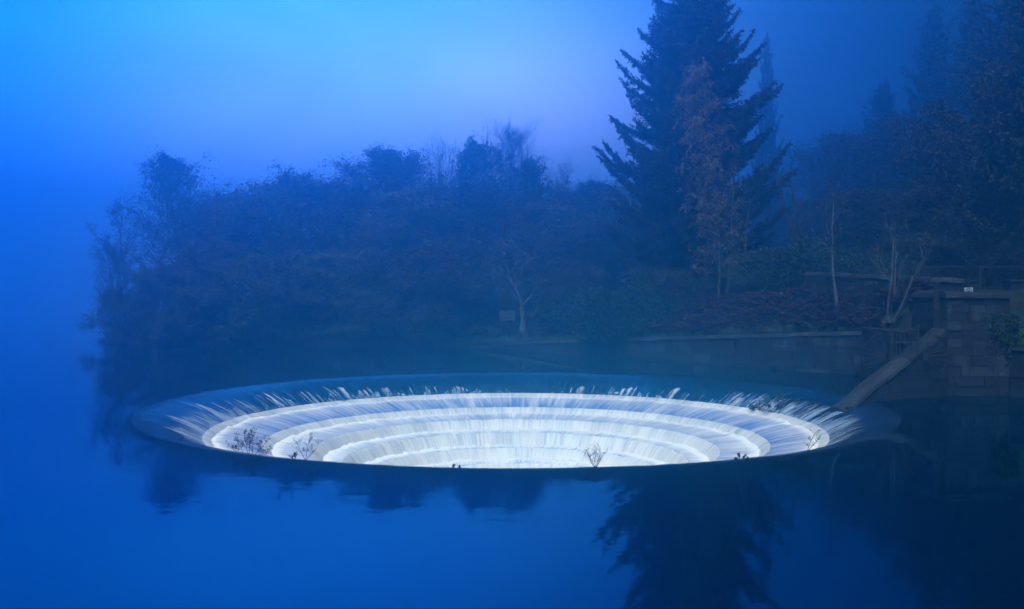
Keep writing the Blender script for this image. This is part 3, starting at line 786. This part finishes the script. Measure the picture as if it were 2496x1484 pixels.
# upper parapet
pw = thing('parapet_wall', 'rough stone parapet at the top of the bracken bank below the railing', 'wall')
pz = lambda t: 4.42 - .42 * t
wall_mesh((14.6, 49.2), (19.2, 42.0), 2.2, pz, .45, .26, (.3, .7), .03, 18).build('masonry', M['stone'], pw)
coping_mesh([(14.6 + 4.6 * t, 49.2 - 7.2 * t, pz(t) - .01) for t in np.linspace(0, 1, 5)], .6, .2, .5, 7, 19).build('coping', M['stone'], pw)
for i, (px, lb) in enumerate(((2352, 'squat stone gate pillar with pale flat cap in front of the railing, near the warning sign'), (2478, 'squat stone gate pillar with pale flat cap at the right edge of the picture'))):
    d = 42.5; g = thing('stone_pillar', lb, 'pillar', (X(px, d), d, 3.3), 0, 'stone pillars below the railing')
    m1 = MB()
    for k in range(3): m1.box((0, 0, .13 + k * .25), .86, .7, .235, 0, .01)
    m1.build('shaft', M['shaded_stone'], g); m2 = MB(); m2.box((0, 0, .80), 1.0, .84, .09, 0, .01); m2.build('cap', M['stone'], g)
# railing: a thing with posts and bars
rail = thing('iron_railing', 'long dark iron railing with vertical bars above the walls at right', 'fence')
A_, B2 = Vector((16.6, 47.6)), Vector((27.0, 45.2)); L = (B2 - A_).length; dd = (B2 - A_).normalized(); rz = atan2(dd.y, dd.x); rb = 3.68
for zz in (rb + .12, rb + 1.10):
    mb = MB(); c = A_.lerp(B2, .5); mb.box((c.x, c.y, zz), L, .045, .05, rz); mb.build('rail', M['iron'], rail)
mb = MB()
for i in range(int(L / .12)):
    c = A_ + dd * (i * .12 + .06); mb.box((c.x, c.y, rb + .61), .024, .024, .96, rz)
mb.build('bars', M['iron'], rail)
for i in range(5):
    c = A_ + dd * (i * L / 4 * .998 + .01); mb = MB(); mb.box((c.x, c.y, rb + .54), .07, .07, 1.2, rz); mb.build('post', M['iron'], rail)
# fan guard on the sloping wall
fg = thing('fan_guard', 'iron anti-climb gate of upright bars with spiked fans either side on the sloping wall', 'gate', (13.62, 34.53, 1.28))
mb = MB()
for i in range(7): mb.box((-.36 + i * .12 - .02, (-.36 + i * .12) * -.3, .58), .022, .022, 1.16)
mb.build('bars', M['iron'], fg)
mb = MB()
for zz in (.12, .62, 1.08): mb.tube([Vector((-.42, .126, zz)), Vector((.40, -.12, zz))], [.018, .018], 4)
for xx, yy in ((-.44, .13), (.42, -.126)): mb.box((xx, yy, .6), .045, .045, 1.3)
mb.build('frame', M['iron'], fg)
for s_ in (-1, 1):
    mb = MB(); o_ = Vector((s_ * .45, -s_ * .13, .15))
    for k in range(9):
        a = radians(-35 + k * 13); mb.tube([o_ + Vector((s_ * cos(a) * .15, -s_ * .045 * cos(a), sin(a) * .15)), o_ + Vector((s_ * cos(a) * .95, -s_ * .28 * cos(a), sin(a) * .95))], [.013, .008], 4)
    for r in (.45, .85):
        mb.tube([o_ + Vector((s_ * cos(radians(a)) * r, -s_ * .3 * cos(radians(a)) * r, sin(radians(a)) * r)) for a in range(-35, 75, 12)], [.014] * 10, 4)
    mb.build('fan', M['iron'], fg)
# warning sign
d = 36.8; sg = thing('warning_sign', 'small white no-swimming sign standing behind the pier coping', 'sign', (X(2360, d), d, 3.44))
mb = MB(); mb.box((0, 0, .22), .30, .02, .30); mb.build('panel', M['sign_w'], sg)
mb = MB(); cz = .235
R_ = lambda a, r: Vector((cos(a) * r, -.016, cz + sin(a) * r))
mb.tube([R_(i * pi / 12, .105) for i in range(25)], [.010] * 25, 4)
mb.tube([R_(radians(135), .10), R_(radians(-45), .10)], [.009, .009], 4)
mb.tube([Vector((-.06, -.016, cz - .035)), Vector((-.03, -.016, cz - .02)), Vector((0, -.016, cz - .035)), Vector((.03, -.016, cz - .02)), Vector((.06, -.016, cz - .035))], [.006] * 5, 4)
mb.tube([Vector((-.05, -.016, cz - .005)), Vector((.005, -.016, cz + .03)), Vector((.045, -.016, cz + .0))], [.009, .01, .008], 4)
mb.tube([Vector((.05, -.016, cz + .032)), Vector((.052, -.016, cz + .034))], [.014, .014], 6)
mb.build('swimmer_symbol', M['sign_k'], sg)
mb = MB(); mb.box((0, .03, .05), .05, .03, .6); mb.build('post', M['iron'], sg)
# faint board on the far bank
d = 62.8; x = X(1236, d); bd = thing('notice_board', 'faint pale board on two posts left of the birch sapling', 'sign', (x, d, H(x, d)))
hz_ = Z(769, d) - H(x, d); mb = MB()
for k in range(3): mb.box((0, 0, hz_ - .22 + k * .22), .95, .03, .2)
mb.build('panel', M['board'], bd)
for s_ in (-.4, .4): mb = MB(); mb.box((s_, .04, hz_ / 2), .06, .05, hz_ + .3); mb.build('post', M['board'], bd)
# ivy on the walls at the right edge
def ivy(label, fn, n, seed):
    random.seed(seed); mb = MB()
    for i in range(n):
        p, nrm = fn(); mb.leaf(p, (nrm + rvec(.6) + Vector((0, 0, -.5))).normalized(), random.uniform(.07, .14), random.uniform(.06, .1))
    st = MB()
    for i in range(14):
        p, nrm = fn(); pts, _ = path(p, rvec(.6) + Vector((0, 0, -.4)), .7, 4, .2); st.tube(pts, [.01, .009, .008, .006, .004], 3)
    t = thing('ivy_plant', label, 'plant'); mb.build('leaves', M['ivy'], t); st.build('stem', M['twig'], t); return t
def f1():
    a = abs(random.gauss(0, .55)); b = abs(random.gauss(0, .45)); return Vector((17.45 - b * .8 + .25, 34.95 - random.random() * .15, 2.9 - a)), Vector((0, -1, 0))
ivy('green ivy hanging down the right corner of the stone pier', f1, 1500, 3)
def f2():
    t = random.random(); return Vector((17.9 + 1.85 * t + random.gauss(0, .25), 35 - 4.1 * t, 1.85 + abs(random.gauss(0, .35)))), Vector((-.8, -.4, .3))
ivy('leafy green growth spilling over the low side wall right of the pier', f2, 2600, 4)

# ------------------------------------------------------------------ twigs caught on the rim
def sprig(label, px, d, z, hpx, wpx, n, leafy, lm, stem, lean=0, seed=1, LS=1.0, group='sprigs caught on the spillway'):
    random.seed(seed); W, C = MB(), MB(); h = hpx / F_PX * d; w = wpx / F_PX * d
    for i in range(n):
        f = (i + .5) / n * 2 - 1 if n > 1 else 0
        base = Vector((f * w * .12 + random.gauss(0, .01), random.gauss(0, .02), -.03)) if n > 3 and leafy else Vector((0, 0, -.03))
        tip = Vector((f * w * .42 + lean * h, random.gauss(0, .08), 0)); hh = h * (1 - .45 * f * f) * random.uniform(.75, 1.0)
        pts, _ = path(base, Vector((tip.x, tip.y, hh)), hh * 1.1, 6, .10)
        W.tube(pts, [.006 * (1 - k / 7) + .002 for k in range(7)], 4)
        for b in range(9):
            u = (.25 + .75 * random.random()) * 5.99; q = pts[int(u)].lerp(pts[int(u) + 1], u - int(u)); s_ = random.choice((-1, 1))
            bp, _ = path(q, Vector((s_ * random.uniform(.3, 1), random.gauss(0, .5), random.uniform(.4, 1))), h * random.uniform(.14, .38), 4, .14, .05)
            W.tube(bp, [.0035, .003, .0028, .0024, .0018], 3)
            for c in range(3):
                u = (.2 + .8 * random.random()) * 3.99; q2 = bp[int(u)].lerp(bp[int(u) + 1], u - int(u))
                cp_, _ = path(q2, rvec(.7) + Vector((0, 0, .7)), h * random.uniform(.06, .16), 2, .15, .05); (C if leafy else W).tube(cp_, [.0022, .002, .0016], 3)
                for l in range(leafy):
                    C.leaf(cp_[-1].lerp(cp_[0], random.random() * .8), (rvec(.6) + Vector((0, 0, .7))).normalized(), random.uniform(.025, .055) * LS, random.uniform(.011, .022) * LS)
    t = thing('sprig', label, 'twig', (X(px, d), d, z), 0, group); W.build('stem', stem, t); 
    if leafy: C.build('leaves', lm, t)
    return t
def nearrim(px):
    # depth of the near rim along this pixel column
    k = (px - CX) / F_PX; a = 1 + k * k; b_ = -2 * (k * BC[0] + BC[1]); c = BC[0] ** 2 + BC[1] ** 2 - 11.85 ** 2
    D = b_ * b_ - 4 * a * c; return (-b_ - sqrt(max(D, 0))) / (2 * a)
def rimsprig(label, px, hpx, wpx, n, leafy, lm, stem, lean=0, seed=1, LS=1.0): return sprig(label, px, nearrim(px), lipz(11.85), hpx, wpx, n, leafy, lm, stem, lean, seed, LS)
rimsprig('leafy sprig cluster sticking up from the near rim at left, largest on the rim', 606, 62, 150, 7, 4, M['sprig'], M['twig'], 0, 2)
rimsprig('thin tall sprig standing on the near rim right of the largest leafy cluster', 742, 72, 95, 3, 1, M['sprig'], M['twig'], .1, 4)
rimsprig('little leafy tuft just left of the thin tall sprig on the near rim', 716, 20, 40, 3, 3, M['dark'], M['twig'], 0, 6, .7)
rimsprig('tiny leafy shoot on the near rim left of centre, left one of a pair', 1103, 11, 10, 1, 3, M['dark'], M['twig'], 0, 8, .8)
rimsprig('tiny leafy shoot on the near rim left of centre, right one of a pair', 1120, 10, 10, 1, 3, M['dark'], M['twig'], 0, 9, .8)
rimsprig('bare branching twig leaning left over the white water, right of centre', 1452, 62, 105, 5, 0, M['twig'], M['twig'], -.12, 10)
rimsprig('low row of little shoots on the near rim right of the bare branching twig', 1808, 16, 60, 4, 3, M['dark'], M['twig'], 0, 12, .8)
rimsprig('single bent sprig with spiky top on the near rim at right', 1968, 58, 50, 2, 1, M['dark'], M['twig'], .3, 13)
rimsprig('tiny dark shoot on the near rim towards its left end', 436, 16, 14, 1, 2, M['dark'], M['twig'], 0, 14)
def rstep(r, ang, z): return BC[0] + r * cos(ang), BC[1] + r * sin(ang), z
def farsprig(label, px, py, hpx, wpx, n, leafy, lm, seed, LS=1.2, r=10.0, z=-.80):
    k = (px - CX) / F_PX; a = 1 + k * k; b_ = -2 * (k * BC[0] + BC[1]); c = BC[0] ** 2 + BC[1] ** 2 - r * r
    d = (-b_ + sqrt(max(0, b_ * b_ - 4 * a * c))) / (2 * a); return sprig(label, px, d, z, hpx, wpx, n, leafy, lm, M['twig'], 0, seed, LS)
farsprig('brown leafy sprig on the first step at right, larger of two side by side', 1885, 1010, 48, 130, 6, 5, M['rust'], 20, 1.5)
farsprig('low brown leafy sprig left of the larger brown one on the first step', 1850, 1025, 24, 90, 5, 5, M['rust'], 21, 1.4)
farsprig('dark upright sprig on the first step right of the centre of the far side', 1700, 970, 45, 60, 3, 2, M['dark'], 22, 1.2)
farsprig('single bare stick standing on the far side of the first step at right', 1786, 975, 50, 12, 1, 0, M['twig'], 23)
farsprig('small twiggy sprig on the first step left of centre', 826, 975, 16, 70, 4, 1, M['dark'], 24)
farsprig('faint bare sprig on the far lip left of centre', 1087, 945, 26, 50, 3, 0, M['twig'], 25, 1, 11.0, lipz(11.0))

# ------------------------------------------------------------------ haze
mb = MB(); mb.box((0, 140, 14), 320, 360, 42)
hz = mb.build('haze', None)
m = bpy.data.materials.new('blue_mist'); m.use_nodes = True; nt = m.node_tree; nt.nodes.clear()
o = nt.nodes.new('ShaderNodeOutputMaterial'); v = nt.nodes.new('ShaderNodeVolumePrincipled')
v.inputs['Color'].default_value = (.06, .54, 1.0, 1); v.inputs['Density'].default_value = .0150; v.inputs['Anisotropy'].default_value = .87
nt.links.new(v.outputs[0], o.inputs['Volume']); hz.data.materials.append(m); struct(hz, 'blue evening mist over the whole reservoir', 'stuff')

# ------------------------------------------------------------------ sky and sun
SUN_EL, SUN_AZ = radians(52), radians(200)       # soft light through the cloud, high behind the camera
w = bpy.data.worlds.new('World'); scene.world = w; w.use_nodes = True; nt = w.node_tree; nt.nodes.clear()
out = nt.nodes.new('ShaderNodeOutputWorld'); bg = nt.nodes.new('ShaderNodeBackground'); nt.links.new(bg.outputs[0], out.inputs[0])
sky = nt.nodes.new('ShaderNodeTexSky'); sky.sky_type = 'NISHITA'; sky.sun_disc = False; sky.sun_elevation = SUN_EL; sky.sun_rotation = SUN_AZ
tc = N(nt, 'ShaderNodeTexCoord'); sep = N(nt, 'ShaderNodeSeparateXYZ'); nt.links.new(tc.outputs['Generated'], sep.inputs[0])
def lobe(vec, power):
    vv = Vector(vec).normalized(); dn = nt.nodes.new('ShaderNodeVectorMath'); dn.operation = 'DOT_PRODUCT'
    nt.links.new(tc.outputs['Generated'], dn.inputs[0]); dn.inputs[1].default_value = vv
    return math_(nt, 'POWER', math_(nt, 'MAXIMUM', dn.outputs['Value'], 0.0), float(power))
def cscale(col, f):
    m_ = nt.nodes.new('ShaderNodeVectorMath'); m_.operation = 'SCALE'; m_.inputs[0].default_value = col if not hasattr(col, 'links') else (0, 0, 0)
    if hasattr(col, 'links'): nt.links.new(col, m_.inputs[0])
    if isinstance(f, (int, float)): m_.inputs['Scale'].default_value = f
    else: nt.links.new(f, m_.inputs['Scale'])
    return m_.outputs[0]
def vadd(a, b_):
    m_ = nt.nodes.new('ShaderNodeVectorMath'); m_.operation = 'ADD'; nt.links.new(a, m_.inputs[0]); nt.links.new(b_, m_.inputs[1]); return m_.outputs[0]
tint = mix(nt, 1.0, sky.outputs[0], (.25, .55, 1.0), 'MULTIPLY')
acc = cscale(tint, .05)
acc = vadd(acc, cscale((.0, 5.8, 16.5), lobe((-.45, 1, .06), 12)))            # broad blue glow ahead, left of centre
acc = vadd(acc, cscale((.5, 3.4, 12.5), lobe((-.10, 1, .22), 20)))           # blue glow above it
acc = vadd(acc, cscale((20.0, 15.0, 8.0), lobe((-.25, 1, .03), 90)))           # pale mauve heart low in the mist
acc = vadd(acc, cscale((20.0, 15.0, 8.0), lobe((.0, 1, .05), 90)))
zen = nt.nodes.new('ShaderNodeMapRange'); zen.interpolation_type = 'SMOOTHSTEP'; nt.links.new(sep.outputs['Z'], zen.inputs[0]); zen.inputs[1].default_value = .8; zen.inputs[2].default_value = .99
acc = vadd(acc, cscale((6.5, 6.0, 5.2), zen.outputs[0]))                      # bright neutral cloud overhead
cn = N(nt, 'ShaderNodeTexNoise', Scale=3.2, Detail=4.0, Roughness=.5, Distortion=.6); mpw = N(nt, 'ShaderNodeMapping'); mpw.inputs['Scale'].default_value = (1, 1, 2.2)
nt.links.new(tc.outputs['Generated'], mpw.inputs['Vector']); nt.links.new(mpw.outputs[0], cn.inputs['Vector'])
acc = cscale(acc, math_(nt, 'MULTIPLY_ADD', cn.outputs[0], 1.3, .35))            # uneven low cloud
nt.links.new(acc, bg.inputs['Color']); bg.inputs['Strength'].default_value = .1
sd_ = bpy.data.lights.new('sun', 'SUN'); sd_.energy = 3.7; sd_.angle = radians(30); sd_.color = (1, .91, .80)
so_ = bpy.data.objects.new('sun', sd_); COL.objects.link(so_)
dirv = Vector((sin(SUN_AZ) * cos(SUN_EL), cos(SUN_AZ) * cos(SUN_EL), sin(SUN_EL)))
so_.rotation_euler = dirv.to_track_quat('Z', 'Y').to_euler()

# ------------------------------------------------------------------ render settings
scene.view_settings.view_transform = 'Standard'; scene.view_settings.look = 'None'; scene.view_settings.gamma = 1; scene.view_settings.exposure = 1.0
c = scene.cycles
c.use_denoising = True
try: c.denoiser = 'OPENIMAGEDENOISE'
except Exception: pass
c.max_bounces = 6; c.diffuse_bounces = 2; c.glossy_bounces = 3; c.transmission_bounces = 2; c.volume_bounces = 2; c.transparent_max_bounces = 24
c.use_adaptive_sampling = True; c.adaptive_threshold = .02; c.sample_clamp_indirect = 4
